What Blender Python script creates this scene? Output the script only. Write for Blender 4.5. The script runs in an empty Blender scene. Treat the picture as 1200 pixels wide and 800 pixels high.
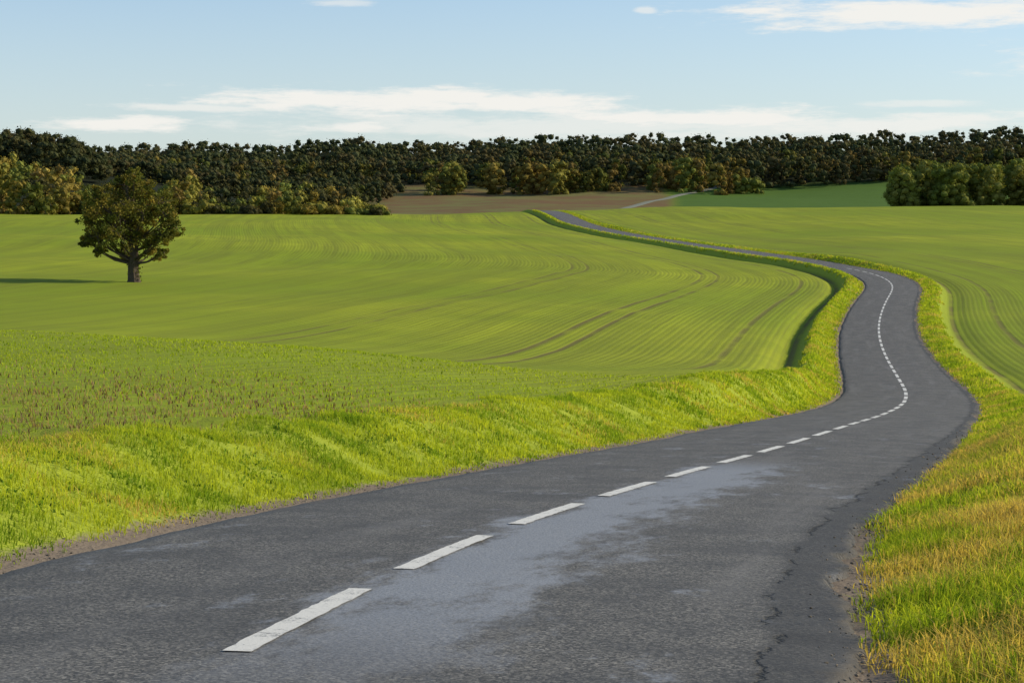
import bpy, math, numpy as np
from mathutils import Vector
rng=np.random.default_rng(7)
scene=bpy.context.scene
F=2167.0; TH=math.atan(140/F); EZ=10.0
def unp(px,py,D):
    u=(px-600)/F; v=(400-py)/F
    t=D/(math.cos(TH)+v*math.sin(TH))
    return (u*t, D, EZ+t*(-math.sin(TH)+v*math.cos(TH)))
# ---------------- noise
TAB=rng.random((256,256))
def vnoise(x,y,o=0):
    x=np.asarray(x,float)+o*17.3; y=np.asarray(y,float)+o*9.7
    xi=np.floor(x).astype(int); yi=np.floor(y).astype(int)
    fx=x-xi; fy=y-yi; fx=fx*fx*(3-2*fx); fy=fy*fy*(3-2*fy)
    a=TAB[xi&255,yi&255];b=TAB[(xi+1)&255,yi&255];c=TAB[xi&255,(yi+1)&255];d=TAB[(xi+1)&255,(yi+1)&255]
    return (a*(1-fx)+b*fx)*(1-fy)+(c*(1-fx)+d*fx)*fy
def fbm(x,y,o=0,n=3):
    r=0;a=.5;t=0
    for i in range(n):
        r=r+a*vnoise(x*2**i,y*2**i,o+i);t+=a;a*=.5
    return r/t
def ss(x,a,b):
    t=np.clip((np.asarray(x,float)-a)/(b-a),0,1); return t*t*(3-2*t)
# ---------------- road centre line
def near(px,py):
    D=1.53*F/(py-435); return unp(px,py,D)
rp=[(-3.6,-12,0),(-2.75,-2,0),(-2.15,5,0)]
rp=[(x,y,EZ-(1.53+.0808*y)) for x,y,_ in rp]
rp+= [near(265,765),near(465,665),near(615,607),near(720,577),near(805,552),near(868,536),near(943,514)]
for p in [(978,503,47),(1003,495,54),(1025,489,61),(1045,481,70),(1060,471,82),(1062,460,92),(1056,448,102),(1045,430,116),
          (1035,410,133),(1030,390,150),(1032,370,170),(1040,350,193),(1046,338,212),(1040,328,230),(1020,320,245),(985,313,262),
          (940,305,285),(880,296,315),(820,288,350),(760,279,390),(710,270,435),(680,262,480),(660,253,540),(640,247,610)]:
    rp.append(unp(*p))
rp+=[(5,680,EZ+3.2),(-8,760,EZ+1),(-25,850,EZ+3)]
rp=np.array(rp)
ch=np.concatenate([[0],np.cumsum(np.linalg.norm(np.diff(rp,axis=0),axis=1))])
def cspline(t,y,q):
    n=len(t);h=np.diff(t);A=np.zeros((n,n));b=np.zeros(n);A[0,0]=A[-1,-1]=1
    for i in range(1,n-1):
        A[i,i-1]=h[i-1];A[i,i]=2*(h[i-1]+h[i]);A[i,i+1]=h[i];b[i]=6*((y[i+1]-y[i])/h[i]-(y[i]-y[i-1])/h[i-1])
    M=np.linalg.solve(A,b);i=np.clip(np.searchsorted(t,q)-1,0,n-2);hh=h[i];a=(t[i+1]-q);c=(q-t[i])
    return (M[i]*a**3+M[i+1]*c**3)/(6*hh)+(y[i]/hh-M[i]*hh/6)*a+(y[i+1]/hh-M[i+1]*hh/6)*c
q=np.arange(0,ch[-1],.25)
RC=np.stack([cspline(ch,rp[:,k],q) for k in range(3)],1)
def gsm(a,sig):
    r=int(sig*3);k=np.exp(-.5*(np.arange(-r,r+1)/sig)**2);k/=k.sum()
    pa=np.concatenate([2*a[0]-a[r:0:-1],a,2*a[-1]-a[-2:-r-2:-1]]);return np.convolve(pa,k,'valid')
RC=np.stack([gsm(RC[:,k],14) for k in range(3)],1)
RC[:,2]-=.056
RS=np.concatenate([[0],np.cumsum(np.linalg.norm(np.diff(RC,axis=0),axis=1))])
T=np.gradient(RC[:,:2],axis=0);T/=np.linalg.norm(T,axis=1)[:,None]
NR=np.stack([T[:,1],-T[:,0]],1)   # right-hand normal
S10=RS[np.argmin(abs(RC[:,1]-10.05))]
# ---------------- base surface
cp=[]
L0=[(520,20),(470,28),(430,40),(400,54),(388,62),(400,80),(396,100),(373,130),(349,160),(326,190),(300,245),(276,330),(262,430),(251,520)]
for px in (-700,0): cp+=[unp(px,a,b) for a,b in L0]
cp+=[unp(400,a,b) for a,b in [(490,31),(445,42),(412,58),(418,80),(408,105),(375,135),(335,185),(297,270),(272,370),(258,470),(250,570)]]
cp+=[unp(700,a,b) for a,b in [(465,48),(440,62),(435,85),(418,110),(370,150),(335,200),(305,270),(283,350),(265,450),(249,590)]]
cp+=[unp(880,a,b) for a,b in [(439,68),(434,90),(424,112),(385,150),(345,200)]]
cp+=[unp(945,428,112),unp(940,438,86)]
R0=[(620,16),(560,22),(490,34),(485,45),(480,60),(470,85),(440,110),(400,145),(360,190),(325,240),(297,310),(272,410),(252,530),(241,650)]
for px in (1200,1800): cp+=[unp(px,a,b) for a,b in R0]
cp+=[unp(1000,297,295),unp(1000,280,370),unp(1000,260,470),unp(1000,243,640),unp(800,262,480),unp(800,243,640),unp(640,247,625)]
cp+=[tuple(RC[np.argmin(abs(RC[:,1]-y))]-np.array([0,0,.25])) for y in (95,115,135,160,190,215,300,350,400,450,500,560)]
cp+=[(-8,5,EZ-1.3),(-9,-20,EZ+.6),(5,5,EZ-1.6),(6,-20,EZ+.4),(-4,14,EZ-1.9),(-40,5,EZ-1.0),(40,5,EZ-1.6)]
for px in (-900,-200,100,350,600,900,1300,1900):
    k=(px-600)/F; h=float(np.interp(px,[0,350],[1,0]))
    cp+=[(k*760,760,EZ+1+9*h),(k*880,880,EZ+5+19*h),(k*1000,1000,EZ+11.5+20*h),(k*1150,1150,EZ+(21 if px<1000 else 24)+13*h),
         (k*1260,1260,EZ+(37 if px<500 else 40 if px<1000 else 46)),(k*1450,1450,EZ+(45 if px<1000 else 54)),(k*3000,3000,EZ+40),(k*7000,7000,EZ+20)]
cp=np.array(cp)
def warp(x,y): yy=np.maximum(y,-30)+40; return x/yy*2.2,np.log(yy)
cu,cv=warp(cp[:,0],cp[:,1]);n=len(cu)
def phi(r2): return .5*r2*np.log(r2+1e-12)
zc=(cp[:,2]-EZ)/(cp[:,1]+60)
A=np.zeros((n+3,n+3));A[:n,:n]=phi((cu[:,None]-cu)**2+(cv[:,None]-cv)**2)+np.eye(n)*3e-4
P=np.stack([np.ones(n),cu,cv],1);A[:n,n:]=P;A[n:,:n]=P.T
W=np.linalg.solve(A,np.concatenate([zc,[0,0,0]]))
def base(x,y):
    sh=x.shape;x=x.ravel();y=y.ravel();out=np.empty(len(x))
    for i in range(0,len(x),40000):
        X=x[i:i+40000];Y=y[i:i+40000];u,v=warp(X,Y)
        o=phi((u[:,None]-cu)**2+(v[:,None]-cv)**2)@W[:n]+W[n]+W[n+1]*u+W[n+2]*v
        out[i:i+40000]=EZ+o*(np.maximum(Y,-30)+60)
    return out.reshape(sh)
# ---------------- grid
def grow(a,st,end,r):
    o=[a];d=st
    while abs(o[-1]-a)<end: d*=r;o.append(o[-1]+d)
    return np.array(o[1:])
xf=np.arange(-26,66,.4);gx=np.concatenate([-grow(26,.4,3800,1.055)[::-1],xf,grow(xf[-1],.4,3800,1.055)])
yf=np.concatenate([np.arange(-14,70,.35),np.arange(70,300,.7),np.arange(300,660,1.6)])
gy=np.concatenate([-grow(14,.4,60,1.2)[::-1],yf,grow(yf[-1],1.7,7000,1.05)])
GX,GY=np.meshgrid(gx,gy)
rs_pts=RC[::6,:2];rs_s=RS[::6];ds=1.5
def roadinfo(x,y):
    sh=x.shape;x=x.ravel();y=y.ravel();m=len(x)
    d=np.empty(m);sd=np.empty(m);idx=np.empty(m,int);soft=np.empty(m);sof=np.empty(m)
    px=rs_pts[:,0].astype(np.float32);py=rs_pts[:,1].astype(np.float32)
    for i in range(0,m,20000):
        X=x[i:i+20000].astype(np.float32)[:,None];Y=y[i:i+20000].astype(np.float32)[:,None]
        r2=(X-px)**2+(Y-py)**2+1e-2
        j=np.argmin(r2,1)
        lo=np.clip(j*6-6,0,len(RC)-13)
        k=lo[:,None]+np.arange(13)
        rr=(X-RC[k,0])**2+(Y-RC[k,1])**2
        jj=k[np.arange(len(j)),np.argmin(rr,1)]
        vx=X[:,0]-RC[jj,0];vy=Y[:,0]-RC[jj,1]
        lat=vx*NR[jj,0]+vy*NR[jj,1]
        dd=np.sqrt(vx*vx+vy*vy); inside=(jj>2)&(jj<len(RC)-3)
        d[i:i+20000]=np.where((dd<12)&inside,np.abs(lat),dd);sd[i:i+20000]=np.sign(lat);idx[i:i+20000]=jj
        w=(1.0/r2)**3
        S=w.sum(1)*ds
        soft[i:i+20000]=(S/1.178)**(-.2)
        sof[i:i+20000]=(w*rs_s).sum(1)/w.sum(1)
    return [a.reshape(sh) for a in (d,sd,idx,soft,sof)]
RD,SD,IDX,SOFT,SOFS=roadinfo(GX,GY)
B=base(GX,GY)
rz=RC[IDX,2]
bw=np.where(SD<0,2.6,2.4)
t=ss(RD,3.35,3.35+bw)
far=ss(GY,66,92)*(1-ss(GY,620,680))
und=(fbm(GX/45,GY/45,3)-.5)*1.3*ss(GY,90,250)*ss(RD,8,40)
und=und+(fbm(GX/7,GY/7,5)-.5)*.12*ss(RD,4,8)
rough=((fbm(GX/.9,GY/.9,8)-.5)*.22+(fbm(GX/2.6,GY/2.6,9)-.5)*.16)*ss(RD,3.4,4.3)*(1-ss(RD,6,7.5))*(1-.5*far)
lip=np.where(SD<0,.58,.32)*np.exp(-((RD-4.9)/.75)**2)*far-np.where(SD<0,.6,.18)*np.exp(-((RD-6.7)/.9)**2)*far
GZ=(rz-.07)*(1-t)+(B+und)*t+rough+lip
def samp(Z,x,y):
    i=np.clip(np.searchsorted(gx,x)-1,0,len(gx)-2);j=np.clip(np.searchsorted(gy,y)-1,0,len(gy)-2)
    fx=(x-gx[i])/(gx[i+1]-gx[i]);fy=(y-gy[j])/(gy[j+1]-gy[j])
    return (Z[j,i]*(1-fx)+Z[j,i+1]*fx)*(1-fy)+(Z[j+1,i]*(1-fx)+Z[j+1,i+1]*fx)*fy
# ---------------- mesh helper
def mkmesh(name,co,faces_list,mat,smooth=True,attrs={},mats=None,matidx=None):
    me=bpy.data.meshes.new(name)
    nv=len(co);me.vertices.add(nv);me.vertices.foreach_set('co',np.asarray(co,np.float32).ravel())
    loops=np.concatenate([f.ravel() for f in faces_list]);cnt=np.concatenate([np.full(len(f),f.shape[1]) for f in faces_list])
    me.loops.add(len(loops));me.loops.foreach_set('vertex_index',loops.astype(np.int32))
    st=np.concatenate([[0],np.cumsum(cnt)[:-1]])
    me.polygons.add(len(cnt));me.polygons.foreach_set('loop_start',st.astype(np.int32))
    me.polygons.foreach_set('use_smooth',np.full(len(cnt),smooth))
    if matidx is not None: me.polygons.foreach_set('material_index',matidx.astype(np.int32))
    for k,v in attrs.items():
        v=np.asarray(v,np.float32)
        if v.ndim==1: a=me.attributes.new(k,'FLOAT','POINT');a.data.foreach_set('value',v)
        else: a=me.attributes.new(k,'FLOAT_COLOR','POINT');a.data.foreach_set('color',np.concatenate([v,np.ones((len(v),1),np.float32)],1).ravel())
    me.update(calc_edges=True)
    for m in (mats or [mat]): me.materials.append(m)
    ob=bpy.data.objects.new(name,me);scene.collection.objects.link(ob)
    return ob
# ---------------- node helper
class NT:
    def __init__(s,name):
        s.m=bpy.data.materials.new(name);s.m.use_nodes=True;s.t=s.m.node_tree;s.t.nodes.clear()
        s.out=s.t.nodes.new('ShaderNodeOutputMaterial')
    def n(s,typ,**k):
        x=s.t.nodes.new(typ)
        for a,b in k.items(): setattr(x,a,b)
        return x
    def put(s,sock,v):
        if hasattr(v,'is_output') : s.t.links.new(v,sock)
        else: sock.default_value=v
    def math(s,op,a,b=None,c=None,clamp=False):
        x=s.n('ShaderNodeMath',operation=op,use_clamp=clamp);s.put(x.inputs[0],a)
        if b is not None:s.put(x.inputs[1],b)
        if c is not None:s.put(x.inputs[2],c)
        return x.outputs[0]
    def attr(s,name,o='Fac'):
        x=s.n('ShaderNodeAttribute',attribute_name=name);return x.outputs[o]
    def comb(s,x,y,z=0.0):
        c=s.n('ShaderNodeCombineXYZ');s.put(c.inputs[0],x);s.put(c.inputs[1],y);s.put(c.inputs[2],z);return c.outputs[0]
    def noise(s,vec,scale,detail=3,rough=.55,o='Fac'):
        x=s.n('ShaderNodeTexNoise');s.t.links.new(vec,x.inputs['Vector']);x.inputs['Scale'].default_value=scale;x.inputs['Detail'].default_value=detail;x.inputs['Roughness'].default_value=rough;return x.outputs[o]
    def map(s,v,a,b,c=0.0,d=1.0,sm=True):
        x=s.n('ShaderNodeMapRange',interpolation_type='SMOOTHSTEP' if sm else 'LINEAR');s.put(x.inputs[0],v)
        for i,q in enumerate((a,b,c,d)): s.put(x.inputs[i+1],q)
        return x.outputs[0]
    def mix(s,f,a,b,bt='MIX'):
        x=s.n('ShaderNodeMix',data_type='RGBA',blend_type=bt);s.put(x.inputs[0],f)
        for i,v in ((6,a),(7,b)):
            if isinstance(v,tuple): v=(*v,1)
            s.put(x.inputs[i],v)
        return x.outputs[2]
    def bump(s,h,st,dist=.1):
        x=s.n('ShaderNodeBump');s.put(x.inputs['Height'],h);x.inputs['Strength'].default_value=st;x.inputs['Distance'].default_value=dist;return x.outputs[0]
    def bsdf(s,col,rough=.9,spec=.2,nrm=None):
        x=s.n('ShaderNodeBsdfPrincipled')
        if isinstance(col,tuple): col=(*col,1)
        s.put(x.inputs['Base Color'],col);s.put(x.inputs['Roughness'],rough);s.put(x.inputs['Specular IOR Level'],spec)
        if nrm is not None: s.put(x.inputs['Normal'],nrm)
        return x.outputs[0]
    def done(s,sh): s.t.links.new(sh,s.out.inputs[0]);return s.m
# ---------------- terrain material
k=NT('field_ground')
pos=k.n('ShaderNodeTexCoord').outputs['Object']
sp=k.n('ShaderNodeSeparateXYZ');k.t.links.new(pos,sp.inputs[0])
rd=k.attr('rd');rs=k.attr('rs');sa=k.attr('sa');brown=k.attr('brown');dark=k.attr('dark');wood=k.attr('wood')
n1=k.noise(pos,.012,2);n2=k.noise(pos,.11,3);n3=k.noise(pos,2.2,3,.7);n4=k.noise(pos,9,3,.7)
c=k.mix(k.map(n1,.38,.62),(.24,.31,.021),(.345,.38,.026))
c=k.mix(k.map(n2,.3,.75,0,.55),c,(.19,.25,.02))
st0=k.noise(k.comb(k.math('MULTIPLY',rs,.28),k.math('MULTIPLY',sa,.006)),1,3,.6)
c=k.mix(k.map(st0,.35,.7,0,.6),c,(.19,.215,.026))
st1=k.noise(k.comb(k.math('MULTIPLY',rs,1.5),k.math('MULTIPLY',sa,.02)),1,3,.75)
c=k.mix(k.map(st1,.45,.70,0,.5),c,(.15,.165,.024))
row=k.math('SINE',k.math('MULTIPLY',rs,2*math.pi/.5))
rowm=k.map(k.math('ADD',row,k.math('MULTIPLY',n3,1.2)),.5,1.6,0,k.map(rd,30,60,.28,.07))
c=k.mix(rowm,c,(.14,.15,.03))
fr=k.math('FRACT',k.math('DIVIDE',k.math('ADD',rs,2.5),16.0))
td=k.math('ABSOLUTE',k.math('MULTIPLY',k.math('SUBTRACT',fr,.5),16.0))
tl=k.map(k.math('ABSOLUTE',k.math('SUBTRACT',td,.95)),.12,.34,1,0)
tmask=k.math('MULTIPLY',tl,k.map(rs,24,60,.8,.12))
tmask=k.math('MULTIPLY',tmask,k.map(n2,.32,.58,.25,1))
t2=k.math('MULTIPLY',k.map(k.math('ABSOLUTE',k.math('SUBTRACT',rs,10.6)),.14,.40,.65,0),k.map(n2,.35,.55,.25,1))
tmask=k.math('MAXIMUM',tmask,t2)
tmask=k.math('MULTIPLY',tmask,k.map(sp.outputs[1],72,100,.12,1))
c=k.mix(tmask,c,(.15,.12,.045))
c=k.mix(k.map(n4,.45,.8,0,.45),c,(.13,.15,.02))
vg=k.map(rd,5.6,6.6,1,0)
vc=k.mix(n3,(.20,.27,.02),(.36,.39,.045))
c=k.mix(vg,c,vc)
gr=k.map(k.math('ADD',rd,k.math('MULTIPLY',n3,.5)),3.85,4.05,1,0)
gn=k.noise(pos,45,2)
c=k.mix(gr,c,k.mix(gn,(.09,.07,.05),(.34,.27,.20)))
bst=k.noise(pos,.03,3,.6)
c=k.mix(brown,c,k.mix(k.map(bst,.35,.65),(.17,.105,.05),(.17,.16,.055)))
c=k.mix(dark,c,k.mix(n2,(.07,.125,.022),(.09,.16,.028)))
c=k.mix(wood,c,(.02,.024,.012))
hb=k.math('ADD',k.math('MULTIPLY',n4,.5),k.math('ADD',k.math('MULTIPLY',row,-.12),k.math('MULTIPLY',tmask,-.7)))
terrain_mat=k.done(k.bsdf(c,.95,.05,k.bump(hb,.5,.12)))
PXG=GX/np.maximum(GY,1)*F+600
pj=PXG+25*(fbm(GX/60,GY/60,91)-.5)
brown=ss(GY,690,720)*(1-ss(pj,772,795))
dark=ss(GY,690,720)*ss(pj,772,795)
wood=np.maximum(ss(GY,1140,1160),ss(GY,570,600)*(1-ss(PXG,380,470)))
J,I=np.meshgrid(np.arange(len(gy)-1),np.arange(len(gx)-1),indexing='ij')
a=(J*len(gx)+I).ravel();fq=np.stack([a,a+1,a+1+len(gx),a+len(gx)],1)
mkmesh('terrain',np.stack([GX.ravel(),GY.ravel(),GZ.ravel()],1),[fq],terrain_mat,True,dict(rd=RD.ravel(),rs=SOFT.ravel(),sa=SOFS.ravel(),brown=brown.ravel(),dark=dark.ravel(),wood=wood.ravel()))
# ---------------- road
HL,HR=3.12,3.4
sf=np.arange(RS[np.argmin(abs(RC[:,1]-4))],RS[np.argmin(abs(RC[:,1]-32))],.07)
s=np.concatenate([RS[RS<sf[0]],sf,RS[(RS>sf[-1])&(RC[:,1]<80)],RS[RC[:,1]>=80][::3]])
cx_=np.stack([np.interp(s,RS,RC[:,k]) for k in range(3)],1);nx_=np.stack([np.interp(s,RS,NR[:,k]) for k in range(2)],1)
fr=np.array([-1.0,-.97,-.9,-.66,-.33,0,.33,.66,.86,.92,.96,.98,1.0]);m=len(fr)
el=HL+(fbm(s/1.3,s*0,21,5)-.5)*.26
er=HR-.25*ss(cx_[:,1],30,60)+(fbm(s/1.2,s*0,31,6)-.5)*.75
lat=np.where(fr[None]<0,fr[None]*el[:,None],fr[None]*er[:,None])
crown=.05*(1-(lat/3.2)**2)
crown-=.02*ss(lat,3.0,3.3)*ss(fbm(lat/.5,s[:,None]/.8+0*lat,44,3),.4,.6)
crown[:,0]-=.09;crown[:,-1]-=.08
crown+=(fbm(lat/1.1,s[:,None]/1.5+0*lat,41,2)-.5)*.012
co=np.stack([cx_[:,0][:,None]+nx_[:,0][:,None]*lat,cx_[:,1][:,None]+nx_[:,1][:,None]*lat,cx_[:,2][:,None]+crown],2).reshape(-1,3)
J,I=np.meshgrid(np.arange(len(s)-1),np.arange(m-1),indexing='ij');a=(J*m+I).ravel()
fq=np.stack([a,a+1,a+1+m,a+m],1)
k=NT('asphalt')
la=k.attr('lat');sl=k.attr('sl');v=k.comb(la,sl)
g1=k.noise(v,48,2,.8);g2=k.noise(v,17,3,.7);g3=k.noise(v,.9,5,.65);g4=k.noise(k.comb(k.math('MULTIPLY',la,1.4),k.math('MULTIPLY',sl,.12)),1,3,.6)
vg_=k.n('ShaderNodeTexVoronoi');k.t.links.new(v,vg_.inputs['Vector']);vg_.inputs['Scale'].default_value=60
stone=k.n('ShaderNodeSeparateColor');k.t.links.new(vg_.outputs['Color'],stone.inputs[0])
sv=k.math('POWER',stone.outputs[0],2.4)
c=k.mix(sv,(.018,.018,.018),(.30,.28,.24))
c=k.mix(k.map(g1,.35,.7,0,.45),c,(.105,.10,.092))
c=k.mix(k.map(g2,.45,.7,0,.45),c,(.16,.152,.135))
c=k.mix(k.map(g3,.38,.68,0,.55),c,(.042,.042,.042))
c=k.mix(k.map(g4,.5,.75,0,.4),c,(.18,.172,.16))
ga=k.math('SUBTRACT',la,.6);ga=k.math('MULTIPLY',ga,ga);ga=k.math('MULTIPLY',ga,-1.0)
ga=k.math('POWER',2.718,ga)
win=k.math('MULTIPLY',k.map(sl,S10-3,S10+3),k.map(sl,S10+19,S10+24,1,0))
pn=k.noise(k.comb(k.math('MULTIPLY',la,1.5),k.math('MULTIPLY',sl,.5)),1,6,.75)
pm=k.math('MULTIPLY',k.map(k.math('ADD',k.math('MULTIPLY',ga,.34),k.math('MULTIPLY',pn,.8)),.55,.72),win)
pn2=k.map(k.noise(k.comb(k.math('MULTIPLY',la,1.0),k.math('MULTIPLY',sl,.6),4.0),1,6,.75),.57,.68,0,.75)
pm=k.math('MAXIMUM',pm,k.math('MULTIPLY',pn2,k.map(sl,S10+28,S10+40,1,.3)))
c=k.mix(k.math('MULTIPLY',pm,k.map(g1,.3,.65,.28,.9)),c,(.29,.305,.33))
edn=k.math('ADD',k.math('ADD',la,k.math('MULTIPLY',g3,.6)),k.math('MULTIPLY',g2,.10))
ed=k.map(edn,3.08,3.28)
c=k.mix(k.math('MULTIPLY',ed,k.map(g3,.3,.6,.85,.5)),c,(.024,.023,.022))
crl=k.map(k.math('ABSOLUTE',k.math('SUBTRACT',edn,3.24)),.0,.028,1,0)
crm=k.math('MULTIPLY',crl,k.map(k.noise(v,1.1,3),.48,.54,0,.9))
c=k.mix(crm,c,(.008,.008,.008))
mo=k.map(k.math('SUBTRACT',k.math('MULTIPLY',g3,.6),la),3.22,3.42,0,.8)
c=k.mix(mo,c,k.mix(g1,(.09,.07,.05),(.28,.22,.16)))
mo2=k.map(k.math('ADD',la,k.math('ADD',k.math('MULTIPLY',g3,.9),k.math('MULTIPLY',g2,.3))),3.88,4.08,0,.7)
c=k.mix(mo2,c,k.mix(g1,(.04,.034,.026),(.14,.115,.08)))
h=k.math('ADD',k.math('ADD',k.math('MULTIPLY',stone.outputs[0],.6),k.math('MULTIPLY',g2,.4)),k.math('MULTIPLY',crm,-1.6))
rough=k.map(pm,0,1,.8,.62)
road_mat=k.done(k.bsdf(c,rough,.4,k.bump(h,.9,.02)))
mkmesh('country_road',co,[fq],road_mat,True,dict(lat=lat.ravel(),sl=np.repeat(s,m)))
# dashes
k=NT('road_paint');o=k.n('ShaderNodeTexCoord').outputs['Object']
w1=k.noise(o,40,3,.8);w2=k.noise(o,4,4,.7)
f=k.map(k.math('ADD',k.math('MULTIPLY',w1,.65),k.math('MULTIPLY',w2,.5)),.59,.73)
c=k.mix(k.math('MULTIPLY',f,.9),(.66,.64,.58),(.15,.15,.15))
paint=k.done(k.bsdf(c,.7,.3,k.bump(w1,.5,.01)))
vs=[];fs=[];s0=S10
while s0<RS[-1]:
    i1=np.searchsorted(RS,s0+3.0)
    if i1>=len(RC) or RC[i1,1]>262: break
    q_=np.linspace(s0,s0+3.0,25)
    X0=np.interp(q_,RS,RC[:,0]);Y0=np.interp(q_,RS,RC[:,1]);Z0=np.interp(q_,RS,RC[:,2]);NX=np.interp(q_,RS,NR[:,0]);NY=np.interp(q_,RS,NR[:,1])
    for j in range(25):
        e_=rng.uniform(-.008,.008,2)
        for l,ee in ((-.085,e_[0]),(.085,e_[1])):
            vs.append((X0[j]+NX[j]*(l+ee),Y0[j]+NY[j]*(l+ee),Z0[j]+.05+.0085))
        if j: b=len(vs);fs.append((b-4,b-3,b-1,b-2))
    s0+=4.33
mkmesh('road_marking',np.array(vs),[np.array(fs)],paint)
# distant dirt track
tp=[unp(*p)[:2] for p in [(730,241,900),(760,236,990),(800,227,1070),(830,220,1120),(850,215,1160)]]
tp=np.array(tp);tt=np.linspace(0,len(tp)-1,200);tx=np.interp(tt,np.arange(len(tp)),tp[:,0]);ty=np.interp(tt,np.arange(len(tp)),tp[:,1])
tx=gsm(tx,8);ty=gsm(ty,8)
lat2=np.array([-2.6,-1.0,1.0,2.6]);X=tx[:,None]+lat2;Y=ty[:,None]+0*lat2
Z=samp(GZ,X,Y)+np.array([.05,.2,.2,.05])
k=NT('track_gravel');o=k.n('ShaderNodeTexCoord').outputs['Object']
tm=k.done(k.bsdf(k.mix(k.noise(o,.4,3),(.17,.18,.13),(.25,.25,.19)),.9,.1))
J,I=np.meshgrid(np.arange(199),np.arange(3),indexing='ij');a=(J*4+I).ravel()
mkmesh('dirt_track',np.stack([X,Y,Z],2).reshape(-1,3),[np.stack([a,a+1,a+5,a+4],1)],tm)
# ---------------- foliage material
def leafmat(name,tr=.35):
    k=NT(name);c=k.attr('col','Color')
    d=k.n('ShaderNodeBsdfDiffuse');k.t.links.new(c,d.inputs[0])
    tnode=k.n('ShaderNodeBsdfTranslucent')
    k.t.links.new(k.mix(1.0,c,(1.25,1.2,.6),'MULTIPLY'),tnode.inputs[0])
    mx=k.n('ShaderNodeMixShader');mx.inputs[0].default_value=tr;k.t.links.new(d.outputs[0],mx.inputs[1]);k.t.links.new(tnode.outputs[0],mx.inputs[2])
    return k.done(mx.outputs[0])
gmat=leafmat('grass_blade',.5);tmat=leafmat('tree_leaf',.3)
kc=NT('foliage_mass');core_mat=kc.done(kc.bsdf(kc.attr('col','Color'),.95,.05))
def lerp(a,b,t): return np.array(a)[None]*(1-t[:,None])+np.array(b)[None]*t[:,None]
PHI=(1+5**.5)/2
IV=np.array([(-1,PHI,0),(1,PHI,0),(-1,-PHI,0),(1,-PHI,0),(0,-1,PHI),(0,1,PHI),(0,-1,-PHI),(0,1,-PHI),(PHI,0,-1),(PHI,0,1),(-PHI,0,-1),(-PHI,0,1)],float);IV/=np.linalg.norm(IV[0])
IF=np.array([(0,11,5),(0,5,1),(0,1,7),(0,7,10),(0,10,11),(1,5,9),(5,11,4),(11,10,2),(10,7,6),(7,1,8),(3,9,4),(3,4,2),(3,2,6),(3,6,8),(3,8,9),(4,9,5),(2,4,11),(6,2,10),(8,6,7),(9,8,1)])
def blades(name,x,y,h,w,col,lean=.45):
    N=len(x);z=samp(GZ,x,y)-.01
    yaw=rng.uniform(0,2*np.pi,N);ly=rng.uniform(0,2*np.pi,N);le=rng.uniform(.05,1,N)*lean*h
    cx=np.cos(yaw)*w/2;cy=np.sin(yaw)*w/2;dx=np.cos(ly)*le;dy=np.sin(ly)*le
    V=np.empty((N,5,3));
    V[:,0]=np.stack([x-cx,y-cy,z],1);V[:,1]=np.stack([x+cx,y+cy,z],1)
    V[:,2]=np.stack([x+cx*.8+dx*.35,y+cy*.8+dy*.35,z+h*.6],1);V[:,3]=np.stack([x-cx*.8+dx*.35,y-cy*.8+dy*.35,z+h*.6],1)
    V[:,4]=np.stack([x+dx*1.2,y+dy*1.2,z+h*(1-.25*le/np.maximum(h,1e-3))],1)
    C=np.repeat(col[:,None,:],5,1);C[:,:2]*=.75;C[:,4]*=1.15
    b=np.arange(N)[:,None]*5
    return mkmesh(name,V.reshape(-1,3),[b+np.array([[0,1,2,3]]),b+np.array([[3,2,4]])],gmat,False,dict(col=C.reshape(-1,3)))
def scatter_road(y0,y1,dmin,dmax,side,dens):
    i0=np.argmin(abs(RC[:,1]-y0));i1=np.argmin(abs(RC[:,1]-y1))
    N=int((RS[i1]-RS[i0])*(dmax-dmin)*dens)
    i=rng.integers(i0,i1,N);l=rng.uniform(dmin,dmax,N)
    j=rng.uniform(-.15,.15,N)
    x=RC[i,0]+NR[i,0]*l*side+T[i,0]*j;y=RC[i,1]+NR[i,1]*l*side+T[i,1]*j
    return x,y,l
def gravel():
    xs,ys,zs,rr=[],[],[],[]
    for (y0,y1,a_,b_,sd_,dn,r0) in [(9,40,2.95,3.75,-1,190,.012),(7,26,3.15,3.9,1,150,.0105),(26,50,3.05,3.7,1,60,.015)]:
        x,y,l=scatter_road(y0,y1,a_,b_,sd_,dn)
        keep=rng.random(len(x))<.1+.9*ss(fbm(x/.7,y/.7,83),.4,.65)*ss(l,a_,a_+.3)
        x,y,l=x[keep],y[keep],l[keep]
        zr=np.interp(y,RC[:,1],RC[:,2])+.05*(1-(l/3.2)**2)
        z=np.where(l<3.2,zr+.002,np.maximum(samp(GZ,x,y),zr-.05))
        xs.append(x);ys.append(y);zs.append(z);rr.append(r0*np.minimum(rng.lognormal(-.25,.5,len(x)),1.8))
    x,y,z,r=[np.concatenate(a) for a in (xs,ys,zs,rr)]
    N=len(x);V=IV[None]*r[:,None,None]*rng.uniform(.6,1.25,(N,12,1))*np.array([1,1,.6])+np.stack([x,y,z],1)[:,None]
    C=lerp((.08,.07,.055),(.28,.23,.17),rng.random(N))
    k=NT('gravel_stone');gm=k.done(k.bsdf(k.attr('col','Color'),.9,.1))
    mkmesh('gravel',V.reshape(-1,3),[(np.arange(N)[:,None,None]*12+IF).reshape(-1,3)],gm,False,dict(col=np.repeat(C,12,0)))
gravel()
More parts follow.
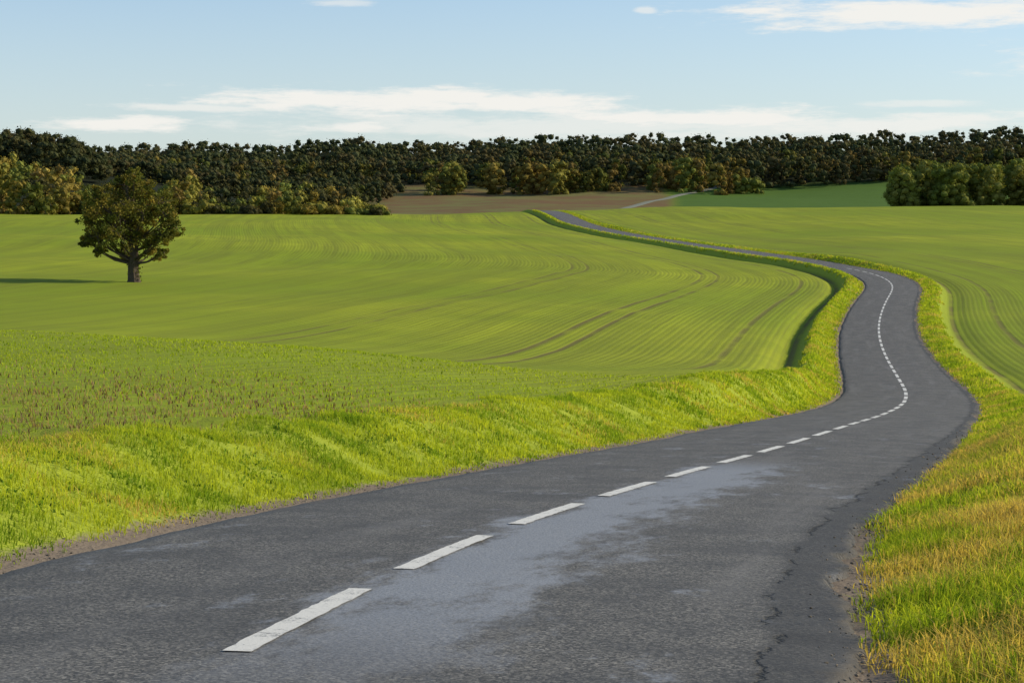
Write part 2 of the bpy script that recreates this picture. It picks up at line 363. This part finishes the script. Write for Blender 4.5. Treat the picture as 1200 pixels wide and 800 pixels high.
def vcol(x,y,dry):
    t1=np.clip(.15+.85*ss(fbm(x/.8,y/.8,51),.25,.7)+rng.normal(0,.15,len(x)),0,1)
    c=lerp((.17,.28,.02),(.48,.53,.04),t1)
    t2=np.clip(ss(fbm(x/1.7,y/1.7,57)+rng.normal(0,.10,len(x))+dry,.60,.82),0,1)
    c=c*(1-t2[:,None])+np.array((.60,.44,.12))*t2[:,None]
    return c*rng.uniform(.75,1.2,len(x))[:,None]
gx_,gy_,gh,gw,gc=[],[],[],[],[]
def addv(y0,y1,a,b,side,dens,h,w,dry,edge=.25,weed=False):
    x,y,l=scatter_road(y0,y1,a,b,side,dens)
    cl=fbm(x/.45,y/.45,61,2);c2=fbm(x/1.3,y/1.3,66,2)
    if weed: keep=rng.random(len(x))<ss(fbm(x/.6,y/.6,69,2),.55,.72)
    else: keep=rng.random(len(x))<np.clip((l-a)/edge,0,1)*.9+.1-(1-ss(cl,.2,.45))*.5-(1-ss(c2,.20,.34))*.75
    keep&=(l<b-1.2*fbm(x/1.5,y/1.5,67,2))
    x,y,l,cl,c2=x[keep],y[keep],l[keep],cl[keep],c2[keep]
    hh=h*(.5+.7*cl+.35*c2)*rng.uniform(.5,1.25,len(x))*np.clip(.45+(l-a)/.8,.45,1)
    col=vcol(x,y,dry)
    if weed: col=np.array((.13,.22,.03))*rng.uniform(.6,1.6,(len(x),1))
    gx_.append(x);gy_.append(y);gh.append(hh);gw.append(w*rng.uniform(.7,1.3,len(x)));gc.append(col)
addv(9,28,3.4,6.9,-1,760,.105,.0105,-.06,.4)
addv(28,50,3.35,7.0,-1,380,.115,.017,-.06,.4)
addv(50,90,3.3,7.0,-1,165,.14,.03,0)
addv(6,20,3.45,7.5,1,1000,.19,.0095,.18)
addv(20,45,3.3,7.5,1,450,.19,.015,.20)
addv(45,90,3.2,6.8,1,140,.17,.03,.06)
addv(9,35,3.6,6.6,-1,170,.06,.032,0,weed=True)
addv(6,30,3.7,6.6,1,110,.09,.035,0,weed=True)
for sd_ in (-1,1):
    addv(90,180,3.2,6.0,sd_,60,.22,.05,0)
    addv(180,330,3.2,6.0,sd_,24,.26,.09,0)
    addv(330,600,3.2,6.0,sd_,8,.30,.15,0)
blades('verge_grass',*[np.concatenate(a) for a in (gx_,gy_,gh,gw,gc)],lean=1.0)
X_,Y_,H_,W_,C_=[],[],[],[],[]
def crop(x0,x1,y0,y1,dens,h,w):
    N=int((x1-x0)*(y1-y0)*dens);x=rng.uniform(x0,x1,N);y=rng.uniform(y0,y1,N)
    inv=np.abs(x/np.maximum(y,1))<.36;x,y=x[inv],y[inv]
    r=samp(RD,x,y);s_=samp(SOFT,x,y);keep=(r>5.9)
    ph=(s_/.5)%1;keep&=rng.random(len(x))<(.12+.88*np.exp(-((ph-.5)/.17)**2))
    keep&=rng.random(len(x))<.35+.65*ss(fbm(x/2.5,y/2.5,71),.3,.55)
    x,y=x[keep],y[keep];t1=np.clip(fbm(x/5,y/5,73)+rng.normal(0,.15,len(x)),0,1)
    c=lerp((.29,.39,.025),(.45,.51,.038),t1)*rng.uniform(.75,1.2,len(x))[:,None]
    st=(rng.random(len(x))<.7*(1-ss(y,28,46))*(1-ss(x,-5,1.5)))
    c[st]=np.array((.40,.27,.15))*rng.uniform(.25,1.2,st.sum())[:,None]
    X_.append(x);Y_.append(y);H_.append(h*rng.uniform(.6,1.3,len(x))*np.where(st,1.35,1));W_.append(w*rng.uniform(.7,1.3,len(x)));C_.append(c)
crop(-14,8,16,30,270,.07,.013)
crop(-18,10,30,46,165,.075,.02)
crop(-26,12,46,64,60,.08,.03)
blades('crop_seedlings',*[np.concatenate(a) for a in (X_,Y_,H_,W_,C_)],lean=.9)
# ---------------- trees
class LeafAcc:
    def __init__(s): s.v=[];s.c=[];s.cv=[];s.cc=[]
    def add(s,p,size,col):
        N=len(p);a=rng.normal(size=(N,3));a/=np.linalg.norm(a,axis=1)[:,None];b=rng.normal(size=(N,3));b=np.cross(a,b);b/=np.linalg.norm(b,axis=1)[:,None]
        sz=(size*rng.uniform(.6,1.35,N))[:,None]*.5
        V=np.stack([p-a*sz,p+b*sz*.75,p+a*sz,p-b*sz*.75],1)
        s.v.append(V.reshape(-1,3));s.c.append(np.repeat(col,4,0))
    def core(s,c,r,col,fl=.85):
        V=IV*np.array([1,1,fl])*r*rng.uniform(.75,1.15,(12,1))+np.array(c)
        s.cv.append(V);s.cc.append(np.tile(col,(12,1)))
    def build(s,name,mats=None,extra=None):
        V=np.concatenate(s.v);C=np.concatenate(s.c);f=np.arange(len(V)).reshape(-1,4);mi=np.zeros(len(f));fl=[f]
        mt=mats or [tmat]
        if extra:
            ev,ef=extra;fl.append(ef+len(V));V=np.concatenate([V,ev]);C=np.concatenate([C,np.full((len(ev),3),.05)]);mi=np.concatenate([mi,np.ones(len(ef))])
        if s.cv:
            nc=len(s.cv);cf=(np.arange(nc)[:,None,None]*12+IF[None]).reshape(-1,3)+len(V)
            V=np.concatenate([V]+s.cv);C=np.concatenate([C]+s.cc);fl.append(cf);mi=np.concatenate([mi,np.full(len(cf),len(mt))]);mt=mt+[core_mat]
        return mkmesh(name,V,fl,tmat,False,dict(col=C),mats=mt,matidx=mi)
def lobe(acc,c,r,n,size,col,fl=.85,pw=.45,vr=.4):
    d=rng.normal(size=(n,3));d/=np.linalg.norm(d,axis=1)[:,None]
    rr=r*(rng.random(n)**pw)*(1+.25*rng.normal(size=n)*.5)
    p=np.array(c)+d*rr[:,None]*np.array([1,1,fl])
    acc.add(p,size,np.array(col)[None]*rng.uniform(1-vr,1+vr,(n,1)))
def tree(acc,x,y,h,wd,nl,npl,size,col,low=.1,top=None,rs_=(.15,.27)):
    z=samp(GZ,np.array([x]),np.array([y]))[0]
    if top is not None: h=max(2.,top-z)
    col=np.array(col)
    for i in range(nl):
        tt=rng.random();zz=z+h*(low+(1-low-.10)*tt);env=wd*.5*math.sqrt(max(.05,1-((tt-.3)/.8)**2))
        an=rng.uniform(0,6.283);q=env*math.sqrt(rng.random())*.85
        r=wd*rng.uniform(*rs_);cc=(x+math.cos(an)*q,y+math.sin(an)*q,zz);cl=col*rng.uniform(.85,1.15)
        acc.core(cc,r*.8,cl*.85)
        lobe(acc,cc,r*1.15,npl,size,cl,.9,.25,.2)
pal=[(.060,.070,.028),(.072,.078,.030),(.082,.078,.030),(.092,.078,.032),(.066,.074,.031),(.052,.064,.027)]
pala=[(.30,.27,.055),(.20,.215,.045),(.33,.25,.055),(.27,.19,.055),(.17,.195,.045)]
fa=LeafAcc()
tq0=([-300,110,200,330,420,520,545,580,640,760,860,900,1000,1080,1160,1500],[169,169,165,167,161,166,167,157,156,153,159,158,154,156,148,146])
for row in range(7):
    for px in np.arange(-260,1480,8.5):
        D=1165+row*28+rng.uniform(-12,12)+25*math.sin(px/170)
        p_=px+rng.uniform(-5,5);x=(p_-600)/F*D
        vn=float(fbm(np.array([p_/28.]),np.array([row*7.3]),95,2)[0])-.5
        ty=np.interp(p_,*tq0)+(6-row)*4.0+vn*15+rng.uniform(-1,3)
        zt=samp(GZ,np.array([x]),np.array([D]))[0];top=min(max(EZ+(260-ty)/F*D,zt+9),zt+24)
        grp=float(fbm(np.array([p_/60.]),np.array([row*1.3]),99,2)[0])
        col=np.array(pal[int(np.clip(grp*9-1.5+rng.uniform(-1,1),0,5))])
        if row<2 and rng.random()<.2: col=np.array(pala[rng.integers(5)])*.5
        tree(fa,x,D,0,rng.uniform(11,18),14,13,.95,col,.06,top,(.11,.19))
for row in range(5):
    for px in np.arange(-200,470-row*6,10):
        D=1140-row*34+rng.uniform(-12,12)
        if row>3 and px>440: continue
        col=np.array(pal[rng.integers(len(pal))])*.85 if rng.random()<.9 else np.array(pala[rng.integers(5)])*.4
        tree(fa,(px-600)/F*D,D,rng.uniform(9,12),rng.uniform(10,15),12,14,.95,col,.05,None,(.12,.2))
fa.build('distant_forest')
fb=LeafAcc()
tq=([505,560,600,640,700,735,760,800,830,860,890],[192,183,190,186,190,180,190,185,178,196,205])
for px in np.concatenate([rng.uniform(505,890,68)]):
    D=rng.uniform(1080,1130);x=(px-600)/F*D;top=EZ+(260-np.interp(px,*tq)-rng.uniform(-3,12))/F*D
    tree(fb,x,D,0,rng.uniform(9,15),18,24,.85,np.array(pala[rng.integers(5)])*rng.uniform(.38,.8),.0,top,(.13,.22))
fb.build('woodland_edge_trees')
fc=LeafAcc()
tq2=([-300,0,50,85,105,125],[150,149,147,158,172,180])
for row in range(4):
    for px in np.arange(-300,125,8):
        D=880+row*30+rng.uniform(-10,10);top=EZ+(260-np.interp(px,*tq2)-(10 if row==0 else 0)-rng.uniform(-1,9))/F*D
        tree(fc,(px-600)/F*D,D,0,rng.uniform(10,15),15,22,.9,np.array(pal[rng.integers(len(pal))])*.85,.3,top,(.12,.21))
fc.build('hillside_wood')
fd=LeafAcc()
tq3=([-250,0,40,95,115,190,205,228,250,300,315,335,365,395,415,430,450],[165,170,183,198,217,216,194,191,216,216,204,204,216,211,218,235,242])
for row,(Dd,dy) in enumerate([(575,0),(560,10),(545,26)]):
    for px in np.arange(-280,452,9 if row else 11):
        if row==0 and px>425: continue
        D=Dd+rng.uniform(-6,6);px_=px+rng.uniform(-4,4);ty=min(245,np.interp(px_,*tq3)+dy*(1 if px_>0 else 2)+rng.uniform(-3,8))
        top=EZ+(260-ty)/F*D
        warm=px_<100 or 195<px_<240 or px_>290
        pp=(pala+pala+[pal[2]]) if warm else (pala[1:2]+pala[4:]+pal[:3])
        col=np.array(pp[rng.integers(len(pp))])*rng.uniform(.7,1.2)*(1 if row<2 else .65)
        tree(fd,(px_-600)/F*D,D,0,rng.uniform(5,8),14,40,.46,col,.0,top,(.14,.24))
fd.build('autumn_hedgerow')
fe=LeafAcc()
tq4=([1035,1045,1060,1085,1110,1150,1200,1500],[207,194,186,180,184,187,180,175])
for i in range(90):
    px=rng.uniform(1044,1480) if i>14 else rng.uniform(1042,1110);D=rng.uniform(655,690);ty=np.interp(px,*tq4)+rng.uniform(0,18)
    tree(fe,(px-600)/F*D,D,0,rng.uniform(8,11.5),24,44,.58,np.array(([(.16,.18,.035),(.20,.195,.045),(.12,.145,.03),(.17,.18,.04)])[rng.integers(4)]),.0,EZ+(260-ty)/F*D,(.13,.21))
fe.build('tree_copse')
# ---------------- lone tree
bx,by,bz=unp(157,321,190);bz=samp(GZ,np.array([bx]),np.array([by]))[0]
mp=190/F
def tube(pts,rad,ns=9):
    pts=np.array(pts);V=[];Fc=[]
    for i,p in enumerate(pts):
        tg=pts[min(i+1,len(pts)-1)]-pts[max(i-1,0)];tg/=np.linalg.norm(tg)
        u=np.cross(tg,[.3,1,.1]);u/=np.linalg.norm(u);w=np.cross(tg,u)
        for j in range(ns):
            an=2*math.pi*j/ns;V.append(p+(u*math.cos(an)+w*math.sin(an))*rad[i]*(1+.08*math.sin(3*an+i)))
        if i:
            for j in range(ns):
                b=(i-1)*ns;Fc.append((b+j,b+(j+1)%ns,b+ns+(j+1)%ns,b+ns+j))
    return np.array(V),np.array(Fc)
EV=[];EF=[];cnt=0
def addt(p,r):
    global cnt
    v_,f_=tube(p,r,9 if r[0]>.2 else 5);EV.append(v_);EF.append(f_+cnt);cnt+=len(v_)
def P(px,py,dy=0): return np.array([bx+(px-157)*mp,by+dy,bz+(321-py)*mp])
addt([P(157,325),P(157,318),P(156,305),P(157,290),P(155,275),P(153,250),P(152,225),P(150,208)],[.9,.66,.56,.5,.4,.26,.15,.05])
lob=[(150,208,17),(130,214,14),(174,213,15),(115,226,13),(189,226,15),(106,245,11),(200,246,13),(150,236,22),(172,243,19),(126,243,18),
     (107,266,11),(122,270,15),(192,268,14),(150,265,18),(174,282,12),(138,284,12),(205,258,9),(102,273,7),(160,199,9),(116,283,8),(192,286,7),(143,250,20),(165,262,17),(140,201,8)]
lf=LeafAcc()
for (lx,ly,r) in lob:
    e=1-((lx-153)/60)**2-((ly-245)/60)**2;dm=max(.5,math.sqrt(max(.02,e))*4.3)
    for kk in range(3 if r>12 else 2):
        dy=rng.uniform(-dm,dm);c_=P(lx+rng.uniform(-3,3),ly+rng.uniform(-3,3),dy)
        st=P(156,min(300,max(235,ly+28)));mid=(st+c_)/2+np.array([0,0,-.3])
        addt([st,mid,c_],[.15,.09,.03])
        for q_ in range(9):
            o_=rng.normal(size=3);o_/=np.linalg.norm(o_);cc=c_+o_*r*mp*rng.uniform(.3,1.15)
            col=np.array([(.13,.14,.03),(.17,.16,.033),(.105,.115,.026),(.25,.19,.04),(.16,.14,.032)][rng.integers(5)])
            lobe(lf,cc,r*mp*rng.uniform(.28,.58),68,.21,col,.8,.75)
            addt([c_,(c_+cc)/2+[0,0,.1],cc],[.04,.03,.012])
for z_ in range(12):
    c_=P(157+rng.uniform(-3,3),318-z_*2.6,rng.uniform(-.2,.2));lobe(lf,c_,.6,80,.17,(.09,.09,.028))
kb=NT('bark');o=kb.n('ShaderNodeTexCoord').outputs['Object'];bn=kb.noise(o,6,4)
bark=kb.done(kb.bsdf(kb.mix(bn,(.045,.035,.025),(.13,.10,.075)),.9,.1,kb.bump(bn,.8,.1)))
lf.build('deciduous_tree',mats=[tmat,bark],extra=(np.concatenate(EV),np.concatenate(EF)))
# ---------------- light
SE,SAZ=math.radians(26),math.radians(80)
sd=Vector((math.sin(SAZ)*math.cos(SE),math.cos(SAZ)*math.cos(SE),math.sin(SE)))
l=bpy.data.lights.new('sun','SUN');l.energy=5;l.angle=math.radians(.5);l.color=(1,.89,.67)
lo=bpy.data.objects.new('sun',l);lo.rotation_euler=sd.to_track_quat('Z','Y').to_euler();scene.collection.objects.link(lo)
w=bpy.data.worlds.new('World');scene.world=w;w.use_nodes=True
k=NT('tmp');tmpm=k.m;k.t=w.node_tree;k.t.nodes.clear();out=k.n('ShaderNodeOutputWorld')
sk=k.n('ShaderNodeTexSky',sky_type='NISHITA',sun_disc=False,sun_elevation=SE,sun_rotation=SAZ,altitude=100,air_density=1.0,dust_density=.5,ozone_density=2.0)
dirv=k.n('ShaderNodeTexCoord').outputs['Generated'];sx=k.n('ShaderNodeSeparateXYZ');k.t.links.new(dirv,sx.inputs[0])
az=k.math('ARCTAN2',sx.outputs[0],sx.outputs[1]);elv=k.math('ARCSINE',sx.outputs[2])
cn=k.noise(k.comb(k.math('MULTIPLY',az,17.0),k.math('MULTIPLY',elv,100.0)),1,6,.68)
tot=None
for px,py,wx,wy,am in [(450,120,210,18,1),(620,123,150,14,1),(830,140,180,13,1),(150,148,90,12,1),(415,151,70,9,.9),(1070,24,240,20,1),(1180,12,120,10,.8),(1080,126,70,5,.5),(700,149,460,20,.6),(1020,148,200,12,.8),(400,9,40,4,.5),(755,17,14,4,.6),(1350,80,200,25,.8),(230,130,110,5,.7)]:
    a0=(px-600)/F;e0=(260-py)/F
    u=k.math('DIVIDE',k.math('SUBTRACT',az,a0),wx/F);v_=k.math('DIVIDE',k.math('SUBTRACT',elv,e0),wy/F)
    r=k.math('SQRT',k.math('ADD',k.math('MULTIPLY',u,u),k.math('MULTIPLY',v_,v_)))
    r=k.math('SUBTRACT',k.math('ADD',k.math('SUBTRACT',1.0,r),k.math('MULTIPLY',cn,3.4)),1.6)
    mk=k.map(r,-.1,.8,0,am)
    tot=mk if tot is None else k.math('MAXIMUM',tot,mk)
skb=k.mix(1.0,sk.outputs[0],(1.10,1.18,1.30),'MULTIPLY')
hz=k.map(elv,0,.15,.64,0.05,False)
skc=k.mix(hz,skb,(5.4,5.9,6.15))
col=k.mix(k.math('MULTIPLY',tot,.95),skc,(7.6,7.45,7.05))
bg=k.n('ShaderNodeBackground');k.t.links.new(col,bg.inputs[0]);bg.inputs[1].default_value=.12
k.t.links.new(bg.outputs[0],out.inputs[0])
bpy.data.materials.remove(tmpm)
# ---------------- camera
cam=bpy.data.cameras.new('camera');cam.lens=65;cam.sensor_width=36;cam.clip_end=12000;cam.clip_start=.1
co_=bpy.data.objects.new('camera',cam);co_.location=(0,0,EZ);co_.rotation_euler=(math.pi/2-TH,0,0);scene.collection.objects.link(co_);scene.camera=co_
scene.view_settings.view_transform='Standard';scene.view_settings.look='None';scene.view_settings.exposure=0
